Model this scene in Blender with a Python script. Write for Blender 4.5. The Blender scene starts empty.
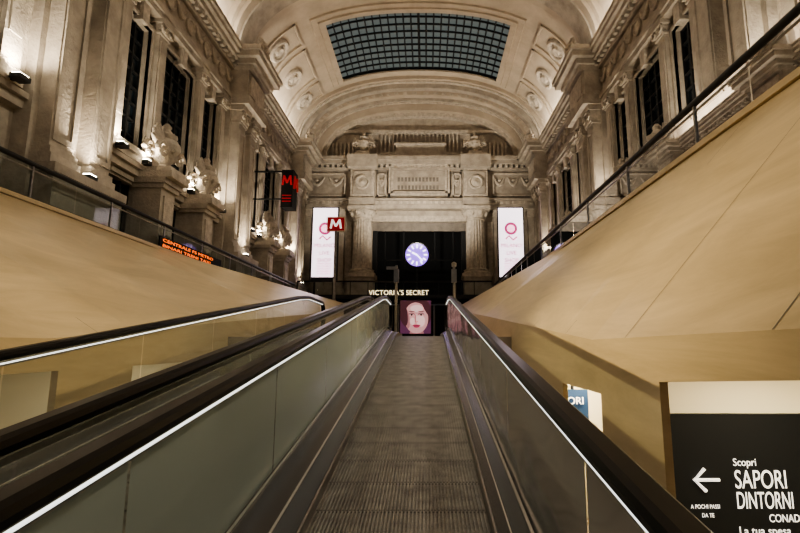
import bpy, bmesh, math, random
from math import sin, cos, pi, radians
from mathutils import Vector, Matrix
random.seed(4)
D = bpy.data
COL = bpy.context.scene.collection
try: bpy.context.scene.view_settings.look = 'AgX - Medium High Contrast'
except Exception: pass

# ------------------------------------------------------------ materials
def mat(name, col, rough=0.6, metal=0.0, emit=None, es=0.0, noise=None, nscale=3.0, bump=0.0, bscale=20.0, spec=None):
    m = D.materials.new(name); m.use_nodes = True
    nt = m.node_tree; b = nt.nodes['Principled BSDF']
    b.inputs['Base Color'].default_value = (*col, 1)
    b.inputs['Roughness'].default_value = rough
    b.inputs['Metallic'].default_value = metal
    if spec is not None: b.inputs['Specular IOR Level'].default_value = spec
    if emit:
        b.inputs['Emission Color'].default_value = (*emit, 1)
        b.inputs['Emission Strength'].default_value = es
    tc = nt.nodes.new('ShaderNodeTexCoord')
    if noise:
        n = nt.nodes.new('ShaderNodeTexNoise'); n.inputs['Scale'].default_value = nscale
        n.inputs['Detail'].default_value = 8; n.inputs['Roughness'].default_value = 0.62
        r = nt.nodes.new('ShaderNodeValToRGB')
        r.color_ramp.elements[0].position = 0.35; r.color_ramp.elements[1].position = 0.65
        r.color_ramp.elements[0].color = (*noise, 1); r.color_ramp.elements[1].color = (*col, 1)
        nt.links.new(tc.outputs['Object'], n.inputs['Vector'])
        nt.links.new(n.outputs['Fac'], r.inputs['Fac'])
        nt.links.new(r.outputs['Color'], b.inputs['Base Color'])
    if bump:
        n2 = nt.nodes.new('ShaderNodeTexNoise'); n2.inputs['Scale'].default_value = bscale
        n2.inputs['Detail'].default_value = 4
        bp = nt.nodes.new('ShaderNodeBump'); bp.inputs['Strength'].default_value = bump
        bp.inputs['Distance'].default_value = 0.1
        nt.links.new(tc.outputs['Object'], n2.inputs['Vector'])
        nt.links.new(n2.outputs['Fac'], bp.inputs['Height'])
        nt.links.new(bp.outputs['Normal'], b.inputs['Normal'])
    return m

def glass_mat(name, tint, solid, solid_fac, rough=0.03, refl=0.5, wav=0.0):
    m = D.materials.new(name); m.use_nodes = True
    nt = m.node_tree; nt.nodes.clear()
    out = nt.nodes.new('ShaderNodeOutputMaterial')
    tr = nt.nodes.new('ShaderNodeBsdfTransparent'); tr.inputs['Color'].default_value = (*tint, 1)
    gl = nt.nodes.new('ShaderNodeBsdfGlossy'); gl.inputs['Roughness'].default_value = rough
    df = nt.nodes.new('ShaderNodeBsdfDiffuse'); df.inputs['Color'].default_value = (*solid, 1)
    m1 = nt.nodes.new('ShaderNodeMixShader'); m1.inputs[0].default_value = solid_fac
    nt.links.new(tr.outputs[0], m1.inputs[1]); nt.links.new(df.outputs[0], m1.inputs[2])
    lw = nt.nodes.new('ShaderNodeLayerWeight'); lw.inputs['Blend'].default_value = refl
    m2 = nt.nodes.new('ShaderNodeMixShader')
    nt.links.new(lw.outputs['Fresnel'], m2.inputs[0])
    nt.links.new(m1.outputs[0], m2.inputs[1]); nt.links.new(gl.outputs[0], m2.inputs[2])
    nt.links.new(m2.outputs[0], out.inputs['Surface'])
    if wav:
        tc = nt.nodes.new('ShaderNodeTexCoord'); mp = nt.nodes.new('ShaderNodeMapping'); mp.inputs['Scale'].default_value = (1, 0.7, 2.2)
        n = nt.nodes.new('ShaderNodeTexNoise'); n.inputs['Scale'].default_value = 1.6; n.inputs['Detail'].default_value = 1
        bp = nt.nodes.new('ShaderNodeBump'); bp.inputs['Strength'].default_value = wav; bp.inputs['Distance'].default_value = 0.05
        nt.links.new(tc.outputs['Object'], mp.inputs[0]); nt.links.new(mp.outputs[0], n.inputs['Vector'])
        nt.links.new(n.outputs['Fac'], bp.inputs['Height']); nt.links.new(bp.outputs[0], gl.inputs['Normal'])
    return m

M = {}
M['stone'] = mat('travertine_stone', (0.48, 0.43, 0.37), 0.75, noise=(0.31, 0.275, 0.235), nscale=1.1, bump=0.35, bscale=9)
M['stone_d'] = mat('dark_stone', (0.24, 0.215, 0.19), 0.8, noise=(0.15, 0.135, 0.12), nscale=1.5, bump=0.25, bscale=9)  # darker stone for the inscription, door beam and panel joints
M['stone_l'] = mat('carved_stone', (0.60, 0.54, 0.47), 0.75, noise=(0.38, 0.34, 0.29), nscale=3, bump=0.5, bscale=14)
M['vault'] = mat('vault_plaster', (0.52, 0.45, 0.37), 0.8, noise=(0.41, 0.35, 0.285), nscale=0.6, bump=0.15, bscale=5)
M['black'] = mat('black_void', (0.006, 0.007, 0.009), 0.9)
M['dark'] = mat('dark_metal', (0.03, 0.032, 0.035), 0.4, 0.6)
M['rubber'] = mat('black_rubber', (0.004, 0.004, 0.005), 0.33, spec=0.3)
M['steel'] = mat('brushed_steel', (0.42, 0.41, 0.40), 0.32, 0.9, noise=(0.3, 0.29, 0.28), nscale=6)
M['deck'] = mat('deck_metal', (0.14, 0.14, 0.145), 0.26, 0.8)
M['alu'] = mat('aluminium', (0.75, 0.75, 0.74), 0.25, 0.9)
M['floor'] = mat('floor_stone', (0.35, 0.3, 0.25), 0.3, noise=(0.25, 0.21, 0.17), nscale=2)
M['white'] = mat('cream_paint', (0.85, 0.78, 0.58), 0.5)
M['signblack'] = mat('sign_black', (0.008, 0.009, 0.010), 0.6, spec=0.2)
M['signblue'] = mat('sign_blue', (0.01, 0.03, 0.07), 0.5, emit=(0.02, 0.10, 0.22), es=0.3)
M['winglass'] = mat('dark_window_glass', (0.010, 0.016, 0.022), 0.12)
M['red'] = mat('metro_red', (0.40, 0.01, 0.02), 0.4, emit=(0.6, 0.02, 0.03), es=0.12)
M['redE'] = mat('metro_red_letter', (0.5, 0.02, 0.03), 0.4, emit=(0.8, 0.04, 0.04), es=0.12)
M['whiteE'] = mat('sign_white_lit', (0.8, 0.8, 0.8), 0.5, emit=(1, 0.97, 0.92), es=0.8)
M['goldE'] = mat('sign_gold_lit', (0.8, 0.7, 0.5), 0.5, emit=(1, 0.82, 0.5), es=2.2)
M['bannerE'] = mat('banner_lit', (0.9, 0.88, 0.9), 0.5, emit=(1.0, 0.86, 0.94), es=2.0)
M['pinkE'] = mat('banner_pink', (0.7, 0.1, 0.3), 0.5, emit=(0.75, 0.10, 0.33), es=0.6)
M['purpleE'] = mat('clock_purple_lit', (0.3, 0.2, 0.7), 0.5, emit=(0.34, 0.18, 0.90), es=1.5)
M['violetE'] = mat('clock_mark', (0.9, 0.9, 1), 0.5, emit=(0.95, 0.9, 1), es=3.2)
M['orangeE'] = mat('orange_text_glow', (0.9, 0.3, 0.05), 0.5, emit=(1, 0.16, 0.02), es=1.8)
M['lampE'] = mat('lamp_lens', (1, 0.9, 0.7), 0.5, emit=(1, 0.88, 0.66), es=30)
M['tubeE'] = mat('tube_lens', (1, 0.95, 0.85), 0.5, emit=(1, 0.9, 0.72), es=9)
M['ledE'] = mat('led_strip_lens', (0.8, 0.8, 0.76), 0.4, emit=(0.92, 0.95, 0.9), es=1.8)
M['skyglass'] = mat('skylight_glass', (0.05, 0.06, 0.06), 0.3, emit=(0.105, 0.122, 0.117), es=0.8)
M['glass'] = glass_mat('balustrade_glass', (0.76, 0.82, 0.82), (0.3, 0.34, 0.34), 0.04, 0.02, 0.25)
M['panel'] = glass_mat('travelator_glass', (0.60, 0.68, 0.66), (0.62, 0.71, 0.69), 0.50, 0.16, 0.32, wav=0.8)
M['panelr'] = glass_mat('travelator_clear_glass', (0.84, 0.87, 0.82), (0.45, 0.47, 0.42), 0.12, 0.05, 0.3, wav=0.3)

def marble(name, c1, c2, scale=0.7):
    m = D.materials.new(name); m.use_nodes = True
    nt = m.node_tree; b = nt.nodes['Principled BSDF']
    tc = nt.nodes.new('ShaderNodeTexCoord')
    mp = nt.nodes.new('ShaderNodeMapping'); mp.inputs['Scale'].default_value = (0.6, 0.35, 2.2)
    mp.inputs['Rotation'].default_value = (0.5, 0, 0)
    nt.links.new(tc.outputs['Object'], mp.inputs['Vector'])
    n = nt.nodes.new('ShaderNodeTexNoise'); n.inputs['Scale'].default_value = scale; n.inputs['Detail'].default_value = 12
    n.inputs['Roughness'].default_value = 0.7
    n.inputs['Distortion'].default_value = 1.2
    nt.links.new(mp.outputs[0], n.inputs['Vector'])
    r = nt.nodes.new('ShaderNodeValToRGB')
    r.color_ramp.elements[0].position = 0.32; r.color_ramp.elements[1].position = 0.68
    r.color_ramp.elements[0].color = (*c2, 1); r.color_ramp.elements[1].color = (*c1, 1)
    nt.links.new(n.outputs['Fac'], r.inputs['Fac'])
    nt.links.new(r.outputs[0], b.inputs['Base Color'])
    b.inputs['Roughness'].default_value = 0.36
    return m
M['marble'] = marble('beige_marble', (0.60, 0.475, 0.30), (0.41, 0.32, 0.19))

def belt_mat():
    m = D.materials.new('pallet_belt'); m.use_nodes = True
    nt = m.node_tree; b = nt.nodes['Principled BSDF']
    tc = nt.nodes.new('ShaderNodeTexCoord')
    sx = nt.nodes.new('ShaderNodeSeparateXYZ'); nt.links.new(tc.outputs['Object'], sx.inputs[0])
    ml = nt.nodes.new('ShaderNodeMath'); ml.operation = 'MULTIPLY'; ml.inputs[1].default_value = 2.5
    fr = nt.nodes.new('ShaderNodeMath'); fr.operation = 'FRACT'
    lt = nt.nodes.new('ShaderNodeMath'); lt.operation = 'LESS_THAN'; lt.inputs[1].default_value = 0.05
    nt.links.new(sx.outputs['Y'], ml.inputs[0]); nt.links.new(ml.outputs[0], fr.inputs[0]); nt.links.new(fr.outputs[0], lt.inputs[0])
    mx = nt.nodes.new('ShaderNodeMix'); mx.data_type = 'RGBA'
    n = nt.nodes.new('ShaderNodeTexNoise'); n.inputs['Scale'].default_value = 7; n.inputs['Detail'].default_value = 10; n.inputs['Roughness'].default_value = 0.75
    nt.links.new(tc.outputs['Object'], n.inputs['Vector'])
    r = nt.nodes.new('ShaderNodeValToRGB')
    r.color_ramp.elements[0].position = 0.3; r.color_ramp.elements[1].position = 0.7
    r.color_ramp.elements[0].color = (0.14, 0.135, 0.13, 1); r.color_ramp.elements[1].color = (0.50, 0.475, 0.45, 1)
    nt.links.new(n.outputs['Fac'], r.inputs['Fac'])
    nt.links.new(lt.outputs[0], mx.inputs['Factor'])
    nt.links.new(r.outputs[0], mx.inputs[6]); mx.inputs[7].default_value = (0.12, 0.115, 0.11, 1)
    nt.links.new(mx.outputs[2], b.inputs['Base Color'])
    b.inputs['Metallic'].default_value = 0.5; b.inputs['Roughness'].default_value = 0.38
    return m
M['belt'] = belt_mat()

# ------------------------------------------------------------ mesh builder
class MB:
    def __init__(s): s.v = []; s.f = []; s.m = []; s.mats = []
    def mi(s, m):
        if m not in s.mats: s.mats.append(m)
        return s.mats.index(m)
    def add(s, vs, fs, m):
        o = len(s.v); k = s.mi(m); s.v += [tuple(v) for v in vs]
        for f in fs: s.f.append([i + o for i in f]); s.m.append(k)
    def box(s, x0, x1, y0, y1, z0, z1, m):
        if x0 > x1: x0, x1 = x1, x0
        vs = [(x, y, z) for x in (x0, x1) for y in (y0, y1) for z in (z0, z1)]
        s.add(vs, [(0,1,3,2),(4,6,7,5),(0,4,5,1),(2,3,7,6),(0,2,6,4),(1,5,7,3)], m)
    def lathe(s, prof, c, m, seg=20, R=None, flute=0):
        vs = []; n = len(prof)
        for i in range(seg):
            a = 2*pi*i/seg
            for (r, z) in prof:
                rr = r*(1 - (flute if i % 2 else 0))
                p = Vector((rr*cos(a), rr*sin(a), z))
                if R: p = R @ p
                vs.append((p.x+c[0], p.y+c[1], p.z+c[2]))
        fs = []
        for i in range(seg):
            j = (i+1) % seg
            for k in range(n-1): fs.append((i*n+k, j*n+k, j*n+k+1, i*n+k+1))
        fs.append([i*n for i in range(seg)][::-1]); fs.append([i*n+n-1 for i in range(seg)])
        s.add(vs, fs, m)
    def sweep(s, sec, path, m, closed=True):
        vs = [(x, y, z+dz) for (y, z) in path for (x, dz) in sec]
        n = len(sec); fs = []
        for i in range(len(path)-1):
            for k in range(n if closed else n-1):
                k2 = (k+1) % n
                fs.append((i*n+k, i*n+k2, (i+1)*n+k2, (i+1)*n+k))
        if closed:
            fs.append(list(range(n))); fs.append([(len(path)-1)*n+k for k in range(n)][::-1])
        s.add(vs, fs, m)
    def tube(s, pts, r, m, seg=8):
        vs = []; n = len(pts)
        for i, p in enumerate(pts):
            p = Vector(p); a = Vector(pts[max(0, i-1)]); b = Vector(pts[min(n-1, i+1)])
            t = (b-a).normalized(); u = t.cross(Vector((0.13, 0.21, 0.97)))
            if u.length < 0.1: u = t.cross(Vector((1, 0, 0)))
            u.normalize(); w = t.cross(u)
            rr = r[i] if isinstance(r, (list, tuple)) else r
            for k in range(seg):
                q = p + u*rr*cos(2*pi*k/seg) + w*rr*sin(2*pi*k/seg); vs.append(q)
        fs = []
        for i in range(n-1):
            for k in range(seg):
                k2 = (k+1) % seg
                fs.append((i*seg+k, i*seg+k2, (i+1)*seg+k2, (i+1)*seg+k))
        fs.append(list(range(seg))[::-1]); fs.append([(n-1)*seg+k for k in range(seg)])
        s.add(vs, fs, m)
    def obj(s, name, parent=None, loc=None, smooth=True):
        me = D.meshes.new(name); me.from_pydata(s.v, [], s.f)
        for k in s.mats: me.materials.append(M[k])
        for p, k in zip(me.polygons, s.m): p.material_index = k
        bm = bmesh.new(); bm.from_mesh(me); bmesh.ops.recalc_face_normals(bm, faces=bm.faces); bm.to_mesh(me); bm.free()
        if smooth:
            me.polygons.foreach_set('use_smooth', [True]*len(me.polygons))
            me.set_sharp_from_angle(angle=radians(32))
        o = D.objects.new(name, me); COL.objects.link(o)
        if parent: o.parent = parent
        if loc: o.location = loc
        return o
def empty(name):
    e = D.objects.new(name, None); COL.objects.link(e); return e
def text(name, s, loc, size, m, parent=None, rot=(pi/2, 0, 0), align='LEFT', ext=0.01, sx=1.0, bold=0.0, sp=1.0):
    c = D.curves.new(name, 'FONT'); c.body = s; c.size = size; c.extrude = ext; c.align_x = align; c.offset = bold; c.space_character = sp
    c.materials.append(M[m])
    o = D.objects.new(name, c); COL.objects.link(o); o.location = loc; o.rotation_euler = rot; o.scale = (sx, 1, 1)
    if parent: o.parent = parent
    return o
def light(name, kind, loc, energy, col, parent=None, size=0.3, rot=None, sy=None, spot=None, blend=0.5, target=None):
    l = D.lights.new(name, kind); l.energy = energy; l.color = col
    if kind == 'AREA':
        l.size = size
        if sy: l.shape = 'RECTANGLE'; l.size_y = sy
    else: l.shadow_soft_size = size
    if kind == 'SPOT': l.spot_size = radians(spot or 90); l.spot_blend = blend
    o = D.objects.new(name, l); COL.objects.link(o); o.location = loc
    if rot: o.rotation_euler = rot
    if target: o.rotation_euler = (Vector(target)-Vector(loc)).to_track_quat('-Z', 'Y').to_euler()
    if parent: o.parent = parent
    return o
WARM = (1.0, 0.86, 0.65); WARM2 = (1.0, 0.89, 0.72)

# ------------------------------------------------------------ main dimensions
XL, XR, XC, A = -13.0, 11.6, -0.7, 12.3
ZF = 3.9
ZS = 19.0
YB = 50.0
Y0 = -10.0
BV = 7.4; NV = 2.3

def vp(t, d=0.0):
    c, s = cos(t), sin(t)
    x = XC - (A-d)*math.copysign(abs(c)**(2/NV), c)
    z = ZS + (BV-d)*(abs(s)**(2/NV))
    return x, z
T1 = math.acos((7.5/A)**(NV/2))
def patch(mb, y0, y1, t0, t1, m, d=0.0, n=24):
    vs = []; fs = []
    for i in range(n+1):
        x, z = vp(t0+(t1-t0)*i/n, d); vs += [(x, y0, z), (x, y1, z)]
    for i in range(n): fs.append((2*i, 2*i+1, 2*i+3, 2*i+2))
    mb.add(vs, fs, m)
def band(mb, y0, y1, t0, t1, d, m, n=28, d0=-0.1):
    vs = []; fs = []
    for i in range(n+1):
        t = t0+(t1-t0)*i/n; xa, za = vp(t, d0); xb, zb = vp(t, d)
        vs += [(xa, y0, za), (xa, y1, za), (xb, y1, zb), (xb, y0, zb)]
    for i in range(n):
        for k in range(4):
            k2 = (k+1) % 4; fs.append((4*i+k, 4*i+k2, 4*i+4+k2, 4*i+4+k))
    fs.append((0, 1, 2, 3)); fs.append((4*n, 4*n+3, 4*n+2, 4*n+1))
    mb.add(vs, fs, m)

# ------------------------------------------------------------ ceiling vault
SKY = [(36.0, 44.5), (3.5, 12.0)]
mb = MB()
ys = [Y0, 3.5, 12.0, 36.0, 44.5, YB]
for i in range(5):
    a, b = ys[i], ys[i+1]
    if (a, b) in [(36.0, 44.5), (3.5, 12.0)]:
        patch(mb, a, b, 0, T1, 'vault'); patch(mb, a, b, pi-T1, pi, 'vault')
    else: patch(mb, a, b, 0, pi, 'vault', n=60)
for yc in (0.5, 31.0, 15.5):
    band(mb, yc-1.9, yc+1.9, 0, pi, 0.35, 'vault', 56)
    band(mb, yc-1.5, yc+1.5, 0, pi, 0.6, 'vault', 56)
    band(mb, yc-0.9, yc+0.9, 0, pi, 0.72, 'stone', 56)
for (a, b, d, m) in ((45.9, 50, 0.35, 'vault'), (46.15, 46.45, 0.5, 'stone_l'), (46.8, 50, 0.8, 'stone'), (47.5, 50, 1.2, 'vault'), (48.1, 50, 1.5, 'stone'), (48.3, 48.5, 1.65, 'stone_l'), (48.8, 50, 2.2, 'vault'), (49.3, 50, 2.6, 'stone_l')):
    band(mb, a, b, 0, pi, d, m, 56)
for i in range(46):
    t = pi*(i+0.5)/46
    band(mb, 47.42, 47.5, t-0.016, t+0.016, 1.12, 'stone_l', 1, 0.9)
for (a, b) in SKY:
    for (e, d) in ((0.9, 0.18), (0.45, 0.34)):
        band(mb, a-e, a, T1-e/9, pi-T1+e/9, d, 'vault'); band(mb, b, b+e, T1-e/9, pi-T1+e/9, d, 'vault')
        band(mb, a, b, T1-e/9, T1, d, 'vault', 4); band(mb, a, b, pi-T1, pi-T1+e/9, d, 'vault', 4)
    for side in (0, 1):
        segs = ((a-1.2, a+1.4), (a+2.0, b-2.0), (b-1.4, b+1.0))
        for (c0, c1) in segs:
            for (ta, tb) in ((0.16, 0.74),):
                f = lambda t: (pi-t) if side else t
                t0, t1 = sorted((f(ta), f(tb)))
                w = 0.13
                band(mb, c0, c0+w, t0, t1, 0.16, 'vault', 14); band(mb, c1-w, c1, t0, t1, 0.16, 'vault', 14)
                band(mb, c0, c1, t0, t0+0.015, 0.16, 'vault', 2); band(mb, c0, c1, t1-0.015, t1, 0.16, 'vault', 2)
    for yy in (a+0.1, (a+b)/2, b-0.2):
        for sd in (0, 1):
            t = 0.50 if not sd else pi-0.50
            x, z = vp(t, 0.0); xa, za = vp(t-0.02); xb, zb = vp(t+0.02)
            tan = Vector((xb-xa, 0, zb-za)).normalized(); nrm = tan.cross(Vector((0, 1, 0)))
            if nrm.dot(Vector((XC-x, 0, ZS-z))) < 0: nrm = -nrm
            R = nrm.to_track_quat('Z', 'Y').to_matrix()
            mb.lathe([(0.0, 0.25), (0.3, 0.3), (0.42, 0.12), (0.62, 0.1), (0.7, 0.26), (0.86, 0.3), (0.98, 0.2), (1.0, 0.0)], (x, yy, z), 'stone_l', 24, R)
            for k in range(8):
                an = k*pi/4
                p = Vector((x, yy, z)) + R @ Vector((0.5*cos(an), 0.5*sin(an), 0.16))
                mb.lathe([(0, -0.06), (0.1, 0), (0, 0.08)], p, 'stone_l', 6, R)
mb.obj('ceiling')

for (a, b) in SKY:
    root = empty('skylight')
    mb = MB(); patch(mb, a, b, T1, pi-T1, 'skyglass', -0.12); mb.obj('glazing', root)
    mb = MB()
    for i in range(10):
        y = a+(b-a)*i/9; w = 0.05
        band(mb, y-w, y+w, T1, pi-T1, 0.05, 'dark', 24, -0.08)
    for i in range(25):
        xx = -7.5+15*i/24
        c = (abs(xx)/A)**(NV/2)*(-1 if xx > 0 else 1)
        tt = math.acos(c); band(mb, a, b, tt-0.004, tt+0.004, 0.04, 'dark', 1, -0.08)
    mb.obj('grid_bars', root)

# ------------------------------------------------------------ carved trophy mesh
def trophy_mesh():
    mb = MB(); m = 'stone_l'
    mb.box(-0.6, 0.6, -0.6, 0.6, 0, 0.22, m); mb.box(-0.5, 0.5, -0.5, 0.5, 0.22, 0.4, m)
    mb.lathe([(0.3, 0.4), (0.2, 0.52), (0.16, 0.6), (0.36, 0.8), (0.5, 1.05), (0.52, 1.25), (0.4, 1.42), (0.28, 1.5), (0.36, 1.58), (0.38, 1.64), (0.24, 1.7), (0.12, 1.86), (0.16, 1.96), (0.06, 2.08), (0.0, 2.1)], (0, 0, 0), m, 16, flute=0.07)
    for sx in (-1, 1):
        for sy in (-1, 1):
            pts = []; rr = []
            for i in range(16):
                a = i/15*2.6*pi; r = 0.30*(1-i/18)
                pts.append((sx*(0.55+r*cos(a)), sy*0.22, 0.95+r*sin(a))); rr.append(0.10*(1-i/26))
            mb.tube(pts, rr, m, 6)
        for k in range(5):
            a = 0.25+k*0.26
            mb.tube([(sx*0.3, 0, 1.15), (sx*(0.3+0.4*cos(a)), -0.05, 1.15+0.35*sin(a)), (sx*(0.3+0.62*cos(a)), 0, 1.2+0.75*sin(a))], [0.06, 0.11, 0.03], m, 6)
    for k in range(9):
        a = k*2*pi/9
        mb.lathe([(0, -0.09), (0.09, 0), (0, 0.09)], (0.5*cos(a), 0.5*sin(a), 1.0), m, 6)
    o = mb.obj('stone_trophy'); me = o.data; D.objects.remove(o); return me
TRO = trophy_mesh()
def trophy(x, y, z, s=1.0, rz=0.0, name='stone_trophy', flat=1.0):
    o = D.objects.new(name, TRO); COL.objects.link(o); o.location = (x, y, z); o.scale = (s, s*flat, s); o.rotation_euler = (0, 0, rz)
    return o

# ------------------------------------------------------------ side walls
GC = (-6.0, 9.0, 24.0, 39.0)
wins = []
for g in GC:
    for (dy, w) in ((-3.6, 1.9), (0, 3.0), (3.6, 1.9)):
        if g+dy-w/2 > Y0: wins.append((g+dy-w/2, g+dy+w/2))
winn = [0]
def column(mb, x, y, z0, z1, r, m='stone', seg=28):
    h = z1-z0
    mb.box(x-r*1.45, x+r*1.45, y-r*1.45, y+r*1.45, z0, z0+0.35*r, m)
    mb.lathe([(r*1.4, z0+0.35*r), (r*1.42, z0+0.5*r), (r*1.2, z0+0.62*r), (r*1.28, z0+0.8*r), (r*1.02, z0+0.95*r)], (x, y, 0), m, seg)
    mb.lathe([(r, z0+0.95*r), (r, z0+h*0.35), (r*0.88, z1-1.3*r)], (x, y, 0), m, seg*2 if seg < 40 else seg, flute=0.09)
    mb.lathe([(r*0.95, z1-1.32*r), (r*0.98, z1-1.2*r), (r*0.9, z1-1.1*r), (r*1.05, z1-0.7*r), (r*1.35, z1-0.4*r), (r*1.3, z1-0.35*r)], (x, y, 0), m, seg)
    mb.box(x-r*1.4, x+r*1.4, y-r*1.4, y+r*1.4, z1-0.35*r, z1, m)
    for k in range(8):
        a = k*pi/4+pi/8
        mb.lathe([(0, -0.3*r), (0.2*r, -0.1*r), (0.26*r, 0.1*r), (0, 0.25*r)], (x+1.12*r*cos(a), y+1.12*r*sin(a), z1-0.65*r), m, 6)

def side_wall(name, xw, d):
    mb = MB()
    def B(s0, s1, y0, y1, z0, z1, m='stone'): mb.box(xw+d*s0, xw+d*s1, y0, y1, z0, z1, m)
    y = Y0
    for (a, b) in wins:
        B(-1.2, 0, y, a, -3.2, ZS+0.2)
        B(-1.2, 0, a, b, -3.2, 4.2); B(-1.2, 0, a, b, 7.0, 8.5); B(-1.2, 0, a, b, 14.5, ZS+0.2)
        y = b
    B(-1.2, 0, y, YB+1, -3.2, ZS+0.2)
    B(0, 0.25, Y0, YB, ZF, ZF+0.7, 'stone')
    B(0, 0.30, Y0, YB, 7.35, 7.65); B(0, 0.45, Y0, YB, 7.65, 7.85)
    for (a, b) in wins:
        for (s1, e) in ((0.16, 0.26), (0.26, 0.13)):
            B(0, s1, a-e, a, 8.3, 14.5+e); B(0, s1, b, b+e, 8.3, 14.5+e); B(0, s1, a, b, 14.5, 14.5+e)
        B(0, 0.5, a-0.3, b+0.3, 8.2, 8.45); B(0, 0.32, a-0.25, b+0.25, 7.95, 8.2)
        c = (a+b)/2; B(0, 0.42, c-0.25, c+0.25, 14.3, 15.2, 'stone_l')
        B(0, 0.12, a+0.1, b-0.1, 7.1, 7.3)
    for g in GC:
        for dy in (-4.95, -2.1, 2.1, 4.95):
            yy = g+dy
            if yy < Y0+1: continue
            hw = 0.36
            B(0, 0.42, yy-hw, yy+hw, 7.85, 14.5)
            B(0.42, 0.47, yy-hw+0.12, yy+hw-0.12, 9.4, 14.2)
            B(0, 0.52, yy-hw-0.08, yy+hw+0.08, 7.85, 8.3)
            B(0, 0.5, yy-hw-0.1, yy+hw+0.1, 14.5, 14.62); B(0, 0.56, yy-hw-0.06, yy+hw+0.06, 14.62, 15.0, 'stone_l'); B(0, 0.66, yy-hw-0.18, yy+hw+0.18, 15.0, 15.2)
            for k in (-1, 1):
                pts = [(xw+d*0.6, yy+k*0.35+0.16*cos(q*0.6), 14.8+0.16*sin(q*0.6)) for q in range(11)]
                mb.tube(pts, 0.06, 'stone_l', 5)
            if abs(dy) < 3:
                B(0, 1.25, yy-0.6, yy+0.6, ZF, 6.9); B(0, 1.4, yy-0.72, yy+0.72, ZF, 4.5)
                B(0, 1.4, yy-0.7, yy+0.7, 6.9, 7.1); B(0, 1.5, yy-0.8, yy+0.8, 7.1, 7.35)
                B(1.25, 1.33, yy-0.4, yy+0.4, 4.8, 6.6, 'stone_l')
    for g in GC:
        for dy in (-5.75, 5.75):
            yy = g+dy
            if yy < Y0+1: continue
            for (z0, z1) in ((8.2, 11.3), (11.6, 14.4)):
                B(0, 0.12, yy-0.38, yy+0.2, z0, z1)
                B(0.12, 0.2, yy-0.25, yy+0.07, z0+0.2, z1-0.2, 'stone_l')
    for yp in (1.5, 16.5, 31.5, 46.0):
        B(0, 0.55, yp-1.75, yp+1.75, ZF, 15.2)
        B(0, 0.8, yp-1.9, yp+1.9, ZF, 5.6); B(0, 1.5, yp-1.75, yp+1.75, ZF, 5.3); B(0, 1.6, yp-1.85, yp+1.85, 5.3, 5.6)
        for k in (-0.95, 0.95):
            B(0, 1.05, yp+k-0.55, yp+k+0.55, 5.6, 14.0); B(0, 1.25, yp+k-0.68, yp+k+0.68, 5.6, 6.0); B(0, 1.16, yp+k-0.62, yp+k+0.62, 6.0, 6.25)
            B(1.05, 1.12, yp+k-0.5, yp+k-0.32, 6.5, 13.6); B(1.05, 1.12, yp+k+0.32, yp+k+0.5, 6.5, 13.6)
            B(1.05, 1.12, yp+k-0.32, yp+k+0.32, 13.4, 13.6); B(1.05, 1.12, yp+k-0.32, yp+k+0.32, 6.5, 6.7)
            B(0, 1.15, yp+k-0.62, yp+k+0.62, 14.0, 14.15); B(0, 1.2, yp+k-0.6, yp+k+0.6, 14.15, 14.85, 'stone_l'); B(0, 1.35, yp+k-0.72, yp+k+0.72, 14.85, 15.2)
            for q in (-1, 1):
                pts = [(xw+d*1.27, yp+k+q*0.42+0.2*cos(j*0.6), 14.55+0.2*sin(j*0.6)) for j in range(11)]
                mb.tube(pts, 0.07, 'stone_l', 5)
        B(0, 1.7, yp-1.8, yp+1.8, 15.2, 15.8); B(0, 1.5, yp-1.65, yp+1.65, 15.8, 17.6)
        B(1.5, 1.6, yp-1.3, yp+1.3, 16.05, 17.4, 'stone_l')
        for (z0, z1, s) in ((17.6, 17.9, 1.8), (17.9, 18.25, 2.0), (18.25, 18.6, 2.35), (18.6, 18.9, 2.5)):
            B(0, s, yp-s+0.1, yp+s-0.1, z0, z1)
    B(0, 0.55, Y0, YB, 15.2, 15.5); B(0, 0.65, Y0, YB, 15.5, 15.8); B(0, 0.35, Y0, YB, 15.8, 17.6)
    B(0, 0.6, Y0, YB, 17.6, 17.8); B(0, 0.95, Y0, YB, 18.1, 18.4); B(0, 1.15, Y0, YB, 18.4, 18.65); B(0, 1.3, Y0, YB, 18.65, 18.9); B(0, 0.5, Y0, YB, 18.9, 19.3)
    yy = Y0
    while yy < YB-0.5:
        B(0, 0.82, yy, yy+0.28, 17.8, 18.1); yy += 0.55
    yy = Y0+1.5
    while yy < YB-1:
        if min(abs(yy-p) for p in (1.5, 16.5, 31.5, 46.0)) > 1.9:
            R = Matrix.Rotation(d*pi/2, 3, 'Y')
            mb.lathe([(0.45, 0), (0.45, 0.12), (0.34, 0.16), (0.3, 0.08), (0.15, 0.12), (0.0, 0.2)], (xw+d*0.35, yy, 16.75), 'stone_l', 14, R)
            pts = [(xw+d*0.45, yy+0.5+q*0.13, 17.2-0.55*sin(pi*q/8)) for q in range(9)]
            mb.tube(pts, [0.06, 0.09, 0.12, 0.15, 0.16, 0.15, 0.12, 0.09, 0.06], 'stone_l', 7)
        yy += 2.05
    w = mb.obj(name)
    for (a, b) in wins:
        winn[0] += 1
        mb = MB()
        def W(s0, s1, y0, y1, z0, z1, m): mb.box(xw+d*s0, xw+d*s1, y0, y1, z0, z1, m)
        W(-0.42, -0.35, a, b, 8.5, 14.5, 'winglass')
        n = 4 if b-a > 2 else 3
        for i in range(n+1):
            yy = a+(b-a)*i/n; W(-0.35, -0.22, yy-0.05, yy+0.05, 8.5, 14.5, 'dark')
        for i in range(9):
            zz = 8.5+6*i/8; W(-0.35, -0.24, a, b, zz-0.04, zz+0.04, 'dark')
        W(-0.42, -0.35, a, b, 4.2, 7.0, 'winglass')
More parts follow.
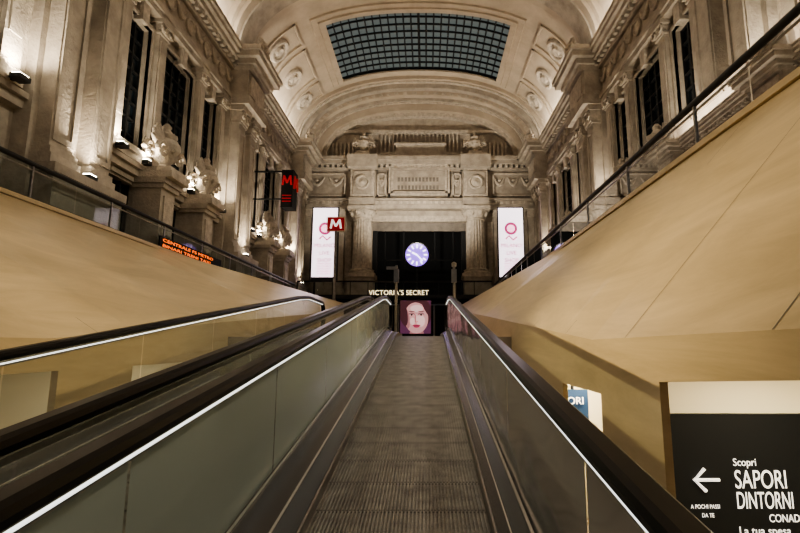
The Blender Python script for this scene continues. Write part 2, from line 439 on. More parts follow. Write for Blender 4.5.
        for i in range(n+1):
            yy = a+(b-a)*i/n; W(-0.35, -0.2, yy-0.05, yy+0.05, 4.2, 7.0, 'dark')
        W(-0.35, -0.2, a, b, 6.0, 6.1, 'dark')
        mb.obj('window_%d' % winn[0])
    for g in GC:
        for dy in (-2.1, 2.1):
            yy = g+dy
            if yy < -5: continue
            trophy(xw+d*0.95, yy, 7.35, 1.35, pi/2)
            for q in (-0.85, 0.85):
                r = empty('wall_uplight')
                mb = MB(); mb.box(xw+d*0.5, xw+d*0.8, yy+q-0.15, yy+q+0.15, 7.86, 8.06, 'dark')
                mb.box(xw+d*0.53, xw+d*0.77, yy+q-0.12, yy+q+0.12, 8.06, 8.10, 'lampE')
                mb.obj('lamp_housing', r)
                light('lamp', 'SPOT', (xw+d*0.65, yy+q, 8.16), 480, WARM, r, 0.14, target=(xw+d*0.35, yy+q*0.8, 13), spot=130, blend=1.0)
        for dy in (-4.95, 4.95):
            yy = g+dy
            if yy < -5: continue
            r = empty('wall_uplight')
            mb = MB(); mb.box(xw+d*0.6, xw+d*0.95, yy-0.2, yy+0.2, 7.86, 8.02, 'dark')
            mb.box(xw+d*0.65, xw+d*0.9, yy-0.17, yy+0.17, 8.02, 8.06, 'lampE'); mb.box(xw+d*0.3, xw+d*0.6, yy-0.05, yy+0.05, 7.86, 7.95, 'dark')
            mb.obj('lamp_housing', r)
            light('lamp', 'SPOT', (xw+d*0.8, yy, 8.14), 950, WARM, r, 0.1, target=(xw+d*0.6, yy, 14), spot=130, blend=1.0)
    for yp in (1.5, 16.5, 31.5, 46.0):
        trophy(xw+d*1.2, yp, 15.9, 0.8, pi/2, flat=0.9)
        trophy(xw+d*1.7, yp, 18.9, 0.95, pi/2)
        r = empty('wall_uplight')
        mb = MB(); mb.box(xw+d*1.25, xw+d*1.55, yp-0.2, yp+0.2, 5.6, 5.76, 'dark'); mb.box(xw+d*1.28, xw+d*1.52, yp-0.17, yp+0.17, 5.76, 5.80, 'lampE')
        mb.obj('lamp_housing', r)
        light('lamp', 'SPOT', (xw+d*1.45, yp, 5.88), 1100, WARM, r, 0.1, target=(xw+d*1.1, yp, 14), spot=110, blend=1.0)
    return w
side_wall('wall_left', XL, 1)
side_wall('wall_right', XR, -1)

# ------------------------------------------------------------ end wall
mb = MB()
def B(x0, x1, s, z0, z1, m='stone', s0=0.0): mb.box(x0, x1, YB-s, YB-s0, z0, z1, m)
OX0, OX1, OZ1 = -5.6, 4.0, 13.2
B(XL-1, OX0, 0, ZF-0.5, 28, 'stone', -1.2); B(OX1, XR+1, 0, ZF-0.5, 28, 'stone', -1.2); B(OX0, OX1, 0, OZ1, 28, 'stone', -1.2)
B(XL, OX0-0.1, 0.3, ZF, ZF+2.0); B(OX1+0.1, XR, 0.3, ZF, ZF+2.0)
for x in (-6.5, 4.9):
    B(x-1.25, x+1.25, 1.9, ZF, 6.3); B(x-1.35, x+1.35, 2.0, ZF, 4.5); B(x-1.35, x+1.35, 2.0, 6.3, 6.6)
    column(mb, x, YB-0.8, 6.6, 13.7, 0.98, 'stone_l', 20)
for x in (-12.3, -10.9, -8.9, 7.3, 9.3, 10.8):
    B(x-0.5, x+0.5, 0.45, ZF, 13.7); B(x-0.62, x+0.62, 0.6, ZF, 5.6); B(x-0.6, x+0.6, 0.6, 13.0, 13.7, 'stone_l')
for (a, b) in ((-8.3, -7.7), (6.2, 6.7)):
    B(a, b, 0.15, 7, 12.5, 'stone_l')
B(XL, XR, 1.0, 13.7, 14.1); B(XL, XR, 1.1, 14.1, 14.5); B(XL, XR, 1.3, 14.5, 14.7)
B(XL, XR, 0.8, 14.7, 17.7)
B(XL, XR, 1.2, 17.7, 17.95); B(XL, XR, 1.6, 18.25, 18.6); B(XL, XR, 1.9, 18.6, 18.95)
x = XL
while x < XR:
    B(x, x+0.28, 1.4, 17.95, 18.25, 'stone_l'); x += 0.55
x = XL
while x < XR:
    B(x, x+0.3, 1.2, 14.15, 14.45, 'stone_l'); x += 0.6
for x in (-6.5, 4.9):
    B(x-1.3, x+1.3, 1.9, 13.7, 14.6); B(x-1.2, x+1.2, 1.6, 14.6, 17.7, 'stone_l'); B(x-1.5, x+1.5, 2.3, 17.7, 19.0)
    B(x-0.9, x+0.9, 1.75, 15.0, 17.4, 'stone')
    R = Matrix.Rotation(pi/2, 3, 'X')
    mb.lathe([(0.75, 0), (0.75, 0.15), (0.6, 0.2), (0.5, 0.1), (0.25, 0.15), (0, 0.3)], (x, YB-1.75, 16.2), 'stone_l', 18, R)
for (e, s) in ((0.0, 1.3), (0.25, 1.15)):
    a, b, c, d_ = -3.9+e, 2.3-e, 15.0+e, 18.3-e
    B(a, b, s, c, c+0.2, 'stone_l'); B(a, b, s, d_-0.2, d_, 'stone_l'); B(a, a+0.2, s, c, d_, 'stone_l'); B(b-0.2, b, s, c, d_, 'stone_l')
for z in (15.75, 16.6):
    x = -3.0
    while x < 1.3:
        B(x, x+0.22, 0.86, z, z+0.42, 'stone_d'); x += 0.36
for (a, b) in ((-12.2, -8.3), (6.7, 10.9), (-5.1, -4.2), (2.6, 3.5)):
    for (p, q, r_, s_) in ((a, b, 15.0, 15.15), (a, b, 17.3, 17.45), (a, a+0.15, 15, 17.45), (b-0.15, b, 15, 17.45)): B(p, q, 1.0, r_, s_, 'stone_l')
    n = max(1, int((b-a)/1.3))
    for i in range(n):
        c = a+(b-a)*(i+0.5)/n; hw = (b-a)/n*0.38
        pts = [(c-hw+2*hw*q/8, YB-0.9, 17.0-0.8*sin(pi*q/8)) for q in range(9)]
        mb.tube(pts, [0.07, 0.11, 0.15, 0.18, 0.2, 0.18, 0.15, 0.11, 0.07], 'stone_l', 7)
        mb.lathe([(0, -0.2), (0.2, 0), (0, 0.2)], (c, YB-0.9, 16.7), 'stone_l', 8)
B(-5.2, 3.8, 1.0, 18.95, 19.5)
x = -9.9
while x < 8.4:
    top = 22.0 if -4.9 < x < 3.5 else 21.0
    if not (-7.6 < x < -5.3 or 3.9 < x < 6.1): B(x, x+0.16, 0.4, 19.0, top, 'stone_l')
    x += 0.42
B(-4.8, 3.4, 0.8, 19.5, 19.8, 'stone_l'); B(-3.2, 1.8, 0.9, 19.5, 20.5, 'stone'); B(-3.4, 2.0, 1.05, 20.5, 20.7, 'stone_l')
B(-9.5, 8.0, 0.55, 22.0, 22.3, 'stone_l')
B(OX0, OX1, 0, 12.6, OZ1, 'stone_l', -0.6)
mb.obj('wall_back')
for x in (-6.5, 4.9): trophy(x, YB-1.2, 19.0, 1.3)
mb = MB()
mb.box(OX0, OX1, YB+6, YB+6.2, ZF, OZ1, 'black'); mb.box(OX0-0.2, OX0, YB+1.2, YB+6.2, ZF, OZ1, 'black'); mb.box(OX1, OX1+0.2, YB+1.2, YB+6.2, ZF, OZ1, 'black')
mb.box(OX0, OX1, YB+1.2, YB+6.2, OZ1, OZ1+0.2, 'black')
mb.box(OX0, OX1, YB+0.5, YB+0.8, 11.7, 12.6, 'stone_d'); mb.box(OX0, OX0+0.5, YB+0.4, YB+0.8, ZF, 11.7, 'dark'); mb.box(OX1-0.5, OX1, YB+0.4, YB+0.8, ZF, 11.7, 'dark')
for x in (-4.3, -2.4, 0.8, 2.7): mb.box(x-0.06, x+0.06, YB+0.6, YB+0.7, ZF, 11.7, 'black')
mb.box(OX0, OX1, YB+0.6, YB+0.7, 8.6, 8.75, 'black')
mb.obj('door_1')

# ------------------------------------------------------------ floors
GLX, GRX = -11.0, 5.5
mb = MB()
mb.box(XL, GLX, Y0, 42, ZF-0.35, ZF, 'floor'); mb.box(GRX, XR, Y0, 42, ZF-0.35, ZF, 'floor'); mb.box(XL, XR, 42, YB+6.2, ZF-0.35, ZF, 'floor')
mb.obj('floor')
mb = MB(); mb.box(XL, XR, 13.2, 46, -0.1, 0.23, 'floor'); mb.obj('landing_floor')
mb = MB(); mb.box(XL, XR, Y0, 13.2, -3.5, -3.2, 'floor'); mb.obj('lower_floor')

def parapet(name, xt, xb, d, crease, openings, zbot=-3.2, tv=0.1):
    mb = MB()
    def cz(y):
        for i in range(len(crease)-1):
            if crease[i][0] <= y <= crease[i+1][0]:
                f = (y-crease[i][0])/(crease[i+1][0]-crease[i][0]); return crease[i][1]+f*(crease[i+1][1]-crease[i][1])
        return crease[-1][1]
    yl = sorted(set([c[0] for c in crease]+[o[0] for o in openings]+[o[1] for o in openings]))
    for i in range(len(yl)-1):
        a, b = yl[i], yl[i+1]
        th = 0.3*d
        v = [(xt, a, ZF), (xt, b, ZF), (xb, b, cz(b)), (xb, a, cz(a)), (xt+th, a, ZF-0.2), (xt+th, b, ZF-0.2), (xb+th, b, cz(b)-0.05), (xb+th, a, cz(a)-0.05)]
        mb.add(v, [(0,1,2,3),(4,7,6,5),(0,4,5,1),(3,2,6,7),(0,3,7,4),(1,5,6,2)], 'marble')
        op = [o for o in openings if o[0] <= a and b <= o[1]]
        za, zb = (op[0][2], op[0][3]) if op else (zbot, zbot)
        th = tv*d
        v = [(xb, a, cz(a)), (xb, b, cz(b)), (xb, b, zb), (xb, a, za)]; v += [(p[0]+th, p[1], p[2]) for p in v]
        mb.add(v, [(0,1,2,3),(4,7,6,5),(0,4,5,1),(3,2,6,7),(0,3,7,4),(1,5,6,2)], 'marble')
    mb.box(xt-0.08*d, xt+0.35*d, yl[0], yl[-1], ZF, ZF+0.12, 'marble')
    y = -4.0
    while y < 41:
        z = cz(y); n = Vector((-(ZF-z), 0, (xt-xb))).normalized()*0.004*(1 if d > 0 else -1)
        if n.z < 0: n = -n
        v = [(xt+n.x, y, ZF+n.z), (xt+n.x, y+0.012, ZF+n.z), (xb+n.x, y+0.012, cz(y+0.012)+n.z), (xb+n.x, y, z+n.z)]
        mb.add(v, [(0,1,2,3)], 'stone_d'); y += 2.4
    return mb.obj(name, smooth=False)
parapet('wall_parapet_right', GRX, 2.2, 1, [(Y0, 0.12), (3, 0.1), (6.75, 0.08), (19.3, 1.14), (42, 3.0)],
        [(Y0, 3.0, -0.2, -0.2), (3.0, 4.85, -0.2, -0.34), (6.5, 8.3, -0.6, -0.6)], tv=0.08)
parapet('wall_parapet_left', GLX, -5.2, -1, [(Y0, 0.1), (7.0, 0.1), (19.3, 1.14), (42, 3.0)],
        [(Y0, 7.2, -0.35, -0.35), (9.0, 12.0, -0.35, -0.35)])

def balustrade(x, y0, y1, side):
    r = empty('glass_balustrade')
    mb = MB(); y = y0
    while y < y1-0.1:
        e = min(y+1.8, y1); mb.add([(x, y+0.02, ZF+0.2), (x, e-0.02, ZF+0.2), (x, e-0.02, ZF+1.12), (x, y+0.02, ZF+1.12)], [(0, 1, 2, 3)], 'glass'); y = e
    mb.obj('glass_panels', r)
    mb = MB(); y = y0
    while y <= y1:
        mb.box(x-0.03, x+0.03, y-0.03, y+0.03, ZF+0.12, ZF+1.15, 'steel'); y += 3.6
    mb.box(x-0.05, x+0.05, y0, y1, ZF+0.12, ZF+0.22, 'dark')
    mb.tube([(x, y0, ZF+1.2), (x, y1, ZF+1.2)], 0.075, 'dark', 12)
    mb.tube([(x, y0, ZF+1.02), (x, y1, ZF+1.02)], 0.025, 'steel', 8)
    mb.obj('handrail', r)
balustrade(GLX-0.2, -8, 41.9, 1); balustrade(GRX+0.2, -8, 41.9, -1)
r = empty('mezzanine_balustrade')
mb = MB(); x = GLX
while x < GRX:
    mb.add([(x+0.02, 42.11, ZF+0.3), (min(x+1.5, GRX)-0.02, 42.11, ZF+0.3), (min(x+1.5, GRX)-0.02, 42.11, ZF+1.4), (x+0.02, 42.11, ZF+1.4)], [(0, 1, 2, 3)], 'glass'); mb.box(x-0.03, x+0.03, 42.08, 42.14, ZF, ZF+1.5, 'dark'); x += 1.5
mb.box(GLX, GRX, 42.0, 42.25, ZF-0.45, ZF+0.35, 'dark'); mb.box(GLX, GRX, 42.04, 42.18, ZF+1.42, ZF+1.55, 'dark')
mb.obj('panels_and_rail', r)

# ------------------------------------------------------------ shopfront under mezzanine
r = empty('lit_shopfront')
mb = MB()
mb.box(GLX, GRX, 42.6, 42.9, 0.23, ZF-0.5, 'signblack')
for x in (-10, -7.5, -5, -2.4, 0.6, 3.0): mb.box(x-0.08, x+0.08, 42.45, 42.6, 0.23, ZF-0.5, 'steel')
mb.obj('facade', r)
text('shop_lettering', "VICTORIA'S SECRET", (-4.9, 41.93, ZF+0.32), 0.58, 'goldE', r, sx=0.92, sp=1.08)
def skin(n, c, e): M[n] = mat(n, c, 0.5, emit=c, es=e)
skin('poster_bg', (0.16, 0.05, 0.12), 0.6); skin('poster_skin', (0.62, 0.33, 0.33), 0.9); skin('poster_hair', (0.10, 0.035, 0.045), 0.6)
skin('poster_lip', (0.42, 0.06, 0.12), 0.8); skin('poster_eye', (0.05, 0.02, 0.03), 0.3); skin('poster_light', (0.80, 0.50, 0.48), 1.0); skin('poster_shade', (0.42, 0.19, 0.20), 0.8)
r = empty('portrait_poster')
mb = MB(); px, pz, py = -0.95, 2.3, 41.6
BX0, BX1, BZ0, BZ1 = -1.27, 1.27, -1.32, 1.42
def disc(cx, cz, rx, rz, m, k, rot=0):
    n = 32; cl = lambda v, a, b: max(a, min(b, v))
    cx2, cz2 = cl(cx, BX0, BX1), cl(cz, BZ0, BZ1)
    vs = [(px+cx2, py-0.006*k, pz+cz2)]
    for i in range(n+1):
        a = 2*pi*i/n; u, w = rx*cos(a), rz*sin(a)
        X = cl(cx+u*cos(rot)-w*sin(rot), BX0, BX1); Z = cl(cz+u*sin(rot)+w*cos(rot), BZ0, BZ1)
        vs.append((px+X, py-0.006*k, pz+Z))
    mb.add(vs, [(0, i, i+1) for i in range(1, n+1)], m)
mb.box(px-1.35, px+1.35, py, py+0.15, pz-1.4, pz+1.5, 'dark'); mb.box(px-1.27, px+1.27, py-0.003, py, pz-1.32, pz+1.42, 'poster_bg')
disc(0.0, 0.35, 1.35, 1.4, 'poster_hair', 1); disc(0.1, -1.4, 0.6, 0.6, 'poster_shade', 1.5); disc(0.05, -0.02, 1.0, 1.28, 'poster_skin', 2, 0.08)
disc(0.42, -0.25, 0.36, 0.5, 'poster_light', 3, 0.1); disc(0.1, 0.75, 0.55, 0.3, 'poster_light', 3); disc(-0.68, -0.1, 0.2, 0.8, 'poster_shade', 3, 0.12); disc(-0.25, -0.3, 0.22, 0.3, 'poster_light', 3.2)
for ex in (-0.32, 0.46):
    disc(ex, 0.28, 0.27, 0.14, 'poster_shade', 3.6); disc(ex, 0.22, 0.2, 0.06, 'poster_light', 4); disc(ex, 0.22, 0.08, 0.065, 'poster_eye', 5); disc(ex, 0.28, 0.23, 0.03, 'poster_eye', 6); disc(ex, 0.5, 0.27, 0.035, 'poster_hair', 6)
disc(0.0, -0.1, 0.07, 0.32, 'poster_shade', 4); disc(0.10, -0.05, 0.06, 0.34, 'poster_light', 5); disc(0.07, -0.34, 0.14, 0.05, 'poster_shade', 5)
disc(0.08, -0.66, 0.33, 0.09, 'poster_lip', 5); disc(0.08, -0.74, 0.24, 0.1, 'poster_lip', 5); disc(0.08, -0.68, 0.3, 0.014, 'poster_eye', 6)
disc(-1.05, 0.5, 0.35, 1.2, 'poster_hair', 6, 0.2); disc(1.0, 0.8, 0.3, 1.0, 'poster_hair', 6, 0.5)
mb.obj('artwork', r, smooth=False)
mb = MB(); mb.box(px-1.3, px+1.3, 41.62, 41.78, 0.23, 0.95, 'dark'); mb.obj('mount', r)

# ------------------------------------------------------------ travelators
SL = 0.146; H = 1.45; YE = 11.5
ZE = -H+SL*YE
path = [(Y0, -H+SL*Y0), (YE-0.6, -H+SL*(YE-0.6)), (YE-0.2, ZE-0.045), (YE+0.2, ZE-0.008), (YE+0.6, ZE), (13.6, ZE)]
def travelator(bl, br, gl, gr, cladL, cladR, matg):
    r = empty('moving_walkway')
    mb = MB(); n = 46; w = (br-bl)/n
    mb.sweep([(bl, -0.03), (br, -0.03), (br, -0.012), (bl, -0.012)], path, 'belt')
    for i in range(n):
        a = bl+i*w; mb.sweep([(a, -0.02), (a+w*0.5, -0.02), (a+w*0.5, 0), (a, 0)], path, 'belt')
    mb.obj('pallet_belt', r, smooth=False)
    mb = MB()
    for (b, g, sg) in ((bl, gl, -1), (br, gr, 1)):
        k = abs(g-b)
        mb.sweep([(b, -0.1), (b, 0.075), (b+sg*0.01, 0.08), (b+sg*0.02, -0.1)], path, 'steel')
        mb.sweep([(b+sg*0.012, 0.0), (b+sg*0.012, 0.085), (b+sg*0.4*k, 0.10), (b+sg*0.4*k, 0.0)], path, 'deck')
        mb.sweep([(b+sg*0.4*k, 0.0), (b+sg*0.4*k, 0.108), (b+sg*0.44*k, 0.112), (b+sg*0.44*k, 0.0)], path, 'alu')
        mb.sweep([(b+sg*0.44*k, 0.0), (b+sg*0.44*k, 0.105), (g-sg*0.02, 0.17), (g+sg*0.05, 0.17), (g+sg*0.05, 0.0)], path, 'deck')
        mb.sweep([(g-sg*0.03, 0.16), (g-sg*0.03, 0.185), (g-sg*0.015, 0.185), (g-sg*0.015, 0.16)], path, 'alu')
        rp = [(y, z+0.93) for (y, z) in path[:-1]]+[(13.3, ZE+0.93)]
        mb.sweep([(g-0.028, -0.07), (g-0.028, -0.03), (g+0.028, -0.03), (g+0.028, -0.07)], rp, 'alu')
        mb.sweep([(g-0.018, -0.10), (g-0.018, -0.07), (g+0.018, -0.07), (g+0.018, -0.10)], rp, 'steel')
        mb.sweep([(g-sg*0.018, -0.085), (g-sg*0.018, -0.077), (g-sg*0.026, -0.077), (g-sg*0.026, -0.085)], rp, 'ledE')
    mb.sweep([(gl-0.03, 0.14), (gl-0.03, 0.165), (cladL, 0.165), (cladL, -0.9), (cladL+0.05, -0.9), (cladL+0.05, 0.14)], path, 'deck')
    mb.sweep([(gr+0.03, 0.14), (gr+0.03, 0.165), (cladR, 0.165), (cladR, -0.9), (cladR-0.05, -0.9), (cladR-0.05, 0.14)], path, 'deck')
    mb.sweep([(cladL, -0.9), (cladL, -0.85), (cladR, -0.85), (cladR, -0.9)], path, 'deck')
    mb.obj('skirts_and_decking', r)
    mb = MB()
    for g in (gl, gr):
        y = -9.6
        zz = lambda y: min(ZE, -H+SL*y)
        while y < 13.0:
            e = min(y+1.62, 13.2)
            a, b = y+0.008, e-0.008
            if a < YE < b:
                for (p, q) in ((a, YE), (YE, b)):
                    v = [(g-0.006, p, zz(p)+0.16), (g-0.006, q, zz(q)+0.16), (g-0.006, q, zz(q)+0.86), (g-0.006, p, zz(p)+0.86)]
                    mb.add(v, [(0, 1, 2, 3)], matg)
            else:
                v = [(g-0.006, a, zz(a)+0.16), (g-0.006, b, zz(b)+0.16), (g-0.006, b, zz(b)+0.86), (g-0.006, a, zz(a)+0.86)]
                mb.add(v, [(0, 1, 2, 3)], matg)
            y = e
        vs = [(g-0.006, 13.2, ZE+0.5)]+[(g-0.006, 13.2+0.36*cos(-pi/2+pi*i/12), ZE+0.5+0.36*sin(-pi/2+pi*i/12)) for i in range(13)]
        mb.add(vs, [(0, i, i+1) for i in range(1, 13)], matg)
    mb.obj('glass_panels', r, smooth=False)
    mb = MB()
    for g in (gl, gr):
        pts = [(y, z+0.9) for (y, z) in path[:-1]]+[(13.0, ZE+0.9)]
        R_ = 0.36; cy, cz_ = 13.2, ZE+0.9-R_
        P = []
        for i in range(len(pts)):
            a = pts[max(0, i-1)]; b = pts[min(len(pts)-1, i+1)]; t = Vector((b[0]-a[0], b[1]-a[1])).normalized()
            P.append((pts[i], (-t.y, t.x)))
        for i in range(15):
            a = pi/2-pi*1.1*i/14; P.append(((cy+R_*cos(a), cz_+R_*sin(a)), (cos(a), sin(a))))
        P.append(((12.6, ZE+0.2), (0, -1)))
        sec = [(-0.045, -0.025), (-0.052, 0.0), (-0.045, 0.022), (-0.028, 0.034), (0.028, 0.034), (0.045, 0.022), (0.052, 0.0), (0.045, -0.025)]
        vs = []; fs = []; n = len(sec)
        for (p, nn) in P:
            for (dx, dn) in sec: vs.append((g+dx, p[0]+nn[0]*dn, p[1]+nn[1]*dn))
        for i in range(len(P)-1):
            for k in range(n):
                k2 = (k+1) % n; fs.append((i*n+k, i*n+k2, (i+1)*n+k2, (i+1)*n+k))
        fs.append(list(range(n))); mb.add(vs, fs, 'rubber')
    mb.obj('handrails', r)
    return r
travelator(-0.67, 0.357, -0.98, 0.53, -1.17, 0.74, 'panel')
travelator(-2.56, -1.54, -2.79, -1.36, -3.0, -1.175, 'panelr')
mb = MB(); mb.box(-3.0, 0.74, 12.4, 13.6, ZE-0.12, ZE+0.004, 'steel'); mb.obj('comb_plate')

for (x, arm) in ((-0.86, -0.28), (0.76, 0.0)):
    mb = MB()
    mb.lathe([(0.09, 0), (0.09, 0.03), (0.035, 0.06), (0.035, 1.95), (0.03, 2.0), (0, 2.0)], (x, 13.9, 0.23), 'steel', 12)
    mb.box(x-0.07, x+0.07, 13.84, 13.96, 1.75, 2.12, 'steel')
    if arm: mb.box(x+arm, x, 13.87, 13.93, 2.12, 2.2, 'steel')
    else: mb.lathe([(0.0, 0.0), (0.07, 0.0), (0.07, 0.1), (0, 0.14)], (x, 13.9, 2.2), 'steel', 12)
    mb.obj('signal_post')

for (x0, x1) in ((-10.75, -8.45), (6.75, 9.05)):
    r = empty('lit_banner')
    mb = MB(); y = 46.0
    mb.box(x0-0.1, x1+0.1, y, y+0.3, 5.9, 13.0, 'dark'); mb.box(x0, x1, y-0.02, y, 6.3, 12.9, 'bannerE')
    for k in (0.12, 0.88):
        xx = x0+(x1-x0)*k; mb.box(xx-0.08, xx+0.08, y+0.05, y+0.25, ZF, 5.9, 'dark')
    xc = (x0+x1)/2
    R = Matrix.Rotation(pi/2, 3, 'X')
    mb.lathe([(0.38, 0), (0.38, 0.04), (0.6, 0.04), (0.6, 0)], (xc, y-0.02, 10.9), 'pinkE', 28, R)
    mb.tube([(xc-0.5, y-0.05, 9.9), (xc-0.2, y-0.05, 10.2), (xc+0.2, y-0.05, 9.8), (xc+0.55, y-0.05, 10.1)], 0.07, 'pinkE', 6)
    mb.obj('lightbox', r)
    for i, s in enumerate(('MILANO', 'LIVE', 'SHOP')):
        text('lettering_%d' % i, s, (xc, y-0.04, 9.1-i*0.7), 0.52, 'pinkE', r, align='CENTER')
    for i in range(5): text('caption_%d' % i, 'centrale galleria', (xc, y-0.04, 7.5-i*0.24), 0.22, 'pinkE', r, align='CENTER')
    light('glow', 'AREA', (xc, y-0.2, 9.5), 60, (1, 0.85, 0.95), r, 2.2, rot=(-pi/2, 0, 0), sy=6)

r = empty('standing_clock'); cx, cyy, cz_ = -0.9, 44.0, 8.0
R = Matrix.Rotation(pi/2, 3, 'X')
mb = MB()
mb.lathe([(0, -0.15), (1.12, -0.15), (1.15, 0.0), (1.12, 0.17), (1.04, 0.17), (1.04, 0.12), (0, 0.12)], (cx, cyy, cz_), 'dark', 40, R)
mb.lathe([(0, 0.121), (1.03, 0.121), (1.03, 0.13), (0, 0.13)], (cx, cyy, cz_), 'purpleE', 40, R)
mb.box(cx-0.08, cx+0.08, cyy-0.05, cyy+0.1, ZF, cz_-1.1, 'dark'); mb.box(cx-0.4, cx+0.4, cyy-0.3, cyy+0.3, ZF, ZF+0.15, 'dark')
for k in range(12):
    a = k*pi/6; p = [(cx+q*sin(a), cyy-0.14, cz_+q*cos(a)) for q in (0.62, 0.92)]
    mb.tube(p, 0.06, 'violetE', 5)
mb.tube([(cx, cyy-0.16, cz_), (cx-0.42, cyy-0.16, cz_+0.22)], 0.075, 'violetE', 5); mb.tube([(cx, cyy-0.17, cz_), (cx+0.5, cyy-0.17, cz_-0.55)], 0.055, 'violetE', 5)
mb.obj('clock_body', r)

r = empty('metro_sign')
mb = MB(); mb.box(-7.75, -6.45, 38, 38.2, 8.85, 9.9, 'red'); mb.box(-7.8, -6.4, 38.02, 38.18, 8.8, 9.95, 'white')
mb.box(-7.2, -7.0, 38.02, 38.18, 0.23, 8.85, 'steel'); mb.box(-7.5, -6.7, 37.8, 38.4, 0.23, 0.35, 'steel'); mb.obj('sign_panel', r)
def letter_m(mb, f, m, r=0.06):
    P = [f(u, v) for (u, v) in ((-0.42, -0.35), (-0.3, 0.35), (0, -0.2), (0.3, 0.35), (0.42, -0.35))]
    mb.tube(P[:2], r, m, 6); mb.tube(P[1:3], r, m, 6); mb.tube(P[2:4], r, m, 6); mb.tube(P[3:], r, m, 6)
mb = MB(); letter_m(mb, lambda u, v: (-7.1+u*0.95, 37.97, 9.37+v), 'whiteE', 0.07); mb.obj('letter', r)
r = empty('hanging_metro_sign')
mb = MB()
mb.box(-10.6, -9.75, 35.0, 36.2, 9.9, 12.7, 'signblack')
letter_m(mb, lambda u, v: (-10.18+u*0.75, 34.97, 11.9+v), 'redE', 0.07); letter_m(mb, lambda u, v: (-9.72, 35.6+u*1.15, 11.8+v*1.4), 'redE', 0.1)
for i in range(3): mb.box(-10.5, -9.85, 34.98, 35.0, 10.3+i*0.22, 10.36+i*0.22, 'red')
mb.box(-13.0, -9.8, 35.5, 35.6, 12.7, 12.82, 'dark'); mb.box(-13.0, -10.6, 35.5, 35.6, 10.6, 10.7, 'dark'); mb.obj('sign_box', r)

r = empty('text_reflection_panel')  # solid glowing board stands in for orange lettering reflected in the balustrade glass
mb = MB(); mb.box(GLX-0.07, GLX-0.01, 20.2, 26.4, ZF+0.13, ZF+0.6, 'signblack'); mb.obj('text_backing', r)
text('reflected_text', 'CENTRALE FS METRO', (GLX-0.005, 20.4, ZF+0.40), 0.19, 'orangeE', r, rot=(pi/2, 0, pi/2), sx=2.7, ext=0.004)
text('reflected_text_2', 'BINARI TRENI TAXI', (GLX-0.005, 20.4, ZF+0.18), 0.17, 'orangeE', r, rot=(pi/2, 0, pi/2), sx=3.2, ext=0.004)

# ------------------------------------------------------------ lower rooms
mb = MB()
mb.box(3.1, XR, 7.3, 7.5, -3.2, -0.05, 'white'); mb.box(2.5, XR, Y0, 10.2, -0.1, 0.0, 'white'); mb.box(2.5, 3.6, 10.0, 10.2, -3.2, -0.05, 'white')
mb.box(XR-0.2, XR, Y0, 7.5, -3.2, 0, 'white')
mb.obj('wall_lower_right')
mb = MB()
mb.box(-12.8, -5.5, 12.6, 12.8, -3.2, 0.0, 'white'); mb.box(-12.8, -5.5, Y0, 12.8, -0.1, 0.0, 'white')
mb.obj('wall_lower_left')
mb = MB(); mb.box(3.02, 3.1, 7.05, 7.3, -3.2, -0.3, 'dark'); mb.obj('trim_1')
r = empty('directional_sign')
mb = MB(); mb.box(3.2, 7.2, 7.18, 7.28, -3.15, -0.94, 'signblack')
ax, az, s = 3.80, -1.80, 0.17
mb.tube([(ax+s, 7.16, az), (ax-s, 7.16, az)], 0.024, 'whiteE', 6); mb.tube([(ax-0.02, 7.16, az+s*0.85), (ax-s, 7.16, az), (ax-0.02, 7.16, az-s*0.85)], 0.024, 'whiteE', 6)
mb.obj('board', r)
for i, (s, x, z, sz, sx) in enumerate((('Scopri', 4.18, -1.62, 0.14, 0.9), ('SAPORI', 4.18, -1.91, 0.34, 0.64), ('DINTORNI', 4.18, -2.17, 0.31, 0.52), ('CONAD', 4.60, -2.34, 0.14, 0.8), ('La tua spesa', 4.18, -2.50, 0.15, 0.95), ('A POCHI PASSI', 3.56, -2.17, 0.075, 0.8), ('DA TE', 3.70, -2.28, 0.075, 0.8))):
    text('lettering_%d' % i, s, (x, 7.17, z), sz, 'whiteE', r, ext=0.003, sx=sx)
r = empty('shop_sign')
mb = MB(); mb.box(2.40, 2.88, 9.2, 9.3, -1.35, -0.78, 'signblue'); mb.box(2.6, 2.64, 9.22, 9.28, -0.78, -0.1, 'dark'); mb.obj('board', r)
text('lettering', 'ORI', (2.50, 9.18, -1.03), 0.18, 'whiteE', r)
for (x, y) in ((4.6, 5.6), (2.9, 8.9), (6.4, 3.5)):
    r = empty('ceiling_light'); mb = MB(); mb.box(x-0.3, x+0.3, y-0.08, y+0.08, -0.16, -0.1, 'tubeE'); mb.box(x-0.32, x+0.32, y-0.1, y+0.1, -0.12, -0.1, 'dark'); mb.obj('tube', r)
    light('lamp', 'AREA', (x, y, -0.18), 130, (1, 0.84, 0.58), r, 0.6, rot=(0, 0, 0), sy=0.16)
for (x, y) in ((-7.5, 4.0), (-7.5, 10.0)):
    r = empty('ceiling_light'); mb = MB(); mb.box(x-0.45, x+0.45, y-0.08, y+0.08, -0.16, -0.1, 'tubeE'); mb.obj('tube', r)
    light('lamp', 'AREA', (x, y, -0.18), 90, WARM2, r, 0.9, rot=(0, 0, 0), sy=0.16)
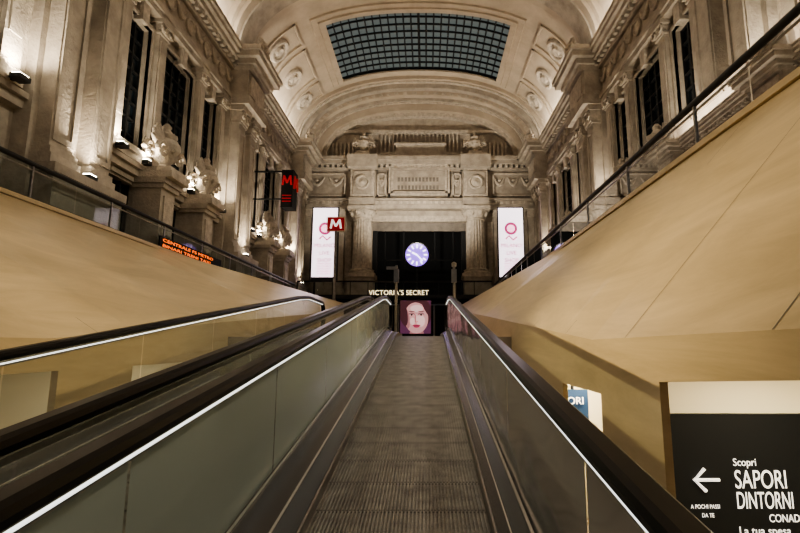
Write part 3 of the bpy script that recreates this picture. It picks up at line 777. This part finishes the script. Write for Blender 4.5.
for (x, sg, y) in ((2.2, -1, 9.2), (2.2, -1, 11.6), (-5.2, 1, 12.8)):  # strips added to put streaks in the glass and brighten the cladding
    r = empty('added_wall_strip')
    mb = MB(); mb.box(x, x+sg*0.05, y-0.7, y+0.7, -1.58, -1.46, 'dark'); mb.box(x+sg*0.05, x+sg*0.065, y-0.67, y+0.67, -1.56, -1.48, 'tubeE'); mb.obj('fitting', r)
    light('lamp', 'AREA', (x+sg*0.08, y, -1.52), 70, (1, 0.85, 0.6), r, 0.08, rot=(0, -sg*pi/2, 0), sy=1.3)

# ------------------------------------------------------------ hall lighting
for yc in (2, 14, 24, 40):  # unseen area lights added along the cornice to brighten the vault
    light('vault_fill_light', 'AREA', (XL+1.3, yc, 19.3), 560, WARM2, None, 0.4, rot=(0, radians(180-57), 0), sy=10)
    light('vault_fill_light', 'AREA', (XR-1.3, yc, 19.3), 560, WARM2, None, 0.4, rot=(0, radians(180+57), 0), sy=10)
light('end_wall_fill_light', 'SPOT', (-0.8, 41.0, 9.5), 5200, WARM2, None, 0.4, target=(-0.8, 50, 18.5), spot=125, blend=0.8)  # added fill without a fixture, brightens the end wall and lunette
for (x, t) in ((XL+1.8, 5.0), (XR-1.8, -8)):
    for y in (4, 20):
        light('slope_fill_light', 'SPOT', (x, y, 18.0), 3500, (1.0, 0.89, 0.68), None, 0.4, target=(t, y+2, 0), spot=95, blend=0.8)  # unseen fill spots added to light the slanted walls from above
for (x, y, t, e) in ((-10.7, 7.5, (2.2, 7.5, -0.5), 8500), (5.3, 6.0, (-6, 8, 0), 1800)):  # spots and housings added to brighten the post and parapet walls
    r = empty('added_parapet_spot'); mb = MB(); mb.lathe([(0.05, 0), (0.09, 0.05), (0.09, 0.2), (0.04, 0.24)], (x, y, 4.06), 'dark', 12); mb.obj('housing', r)
    light('lamp', 'SPOT', (x, y, 4.55), e, (1, 0.80, 0.46), r, 0.1, target=t, spot=44, blend=1.0)

w = D.worlds.new('night'); bpy.context.scene.world = w; w.use_nodes = True
w.node_tree.nodes['Background'].inputs[0].default_value = (0.5, 0.52, 0.56, 1); w.node_tree.nodes['Background'].inputs[1].default_value = 0.12

cam = D.cameras.new('camera'); co = D.objects.new('camera', cam); COL.objects.link(co)
cam.lens = 22.5; cam.sensor_width = 36; cam.shift_x = -27/800; cam.clip_end = 300
co.location = (0, 0, 0); co.rotation_euler = (radians(99), 0, 0)
bpy.context.scene.camera = co
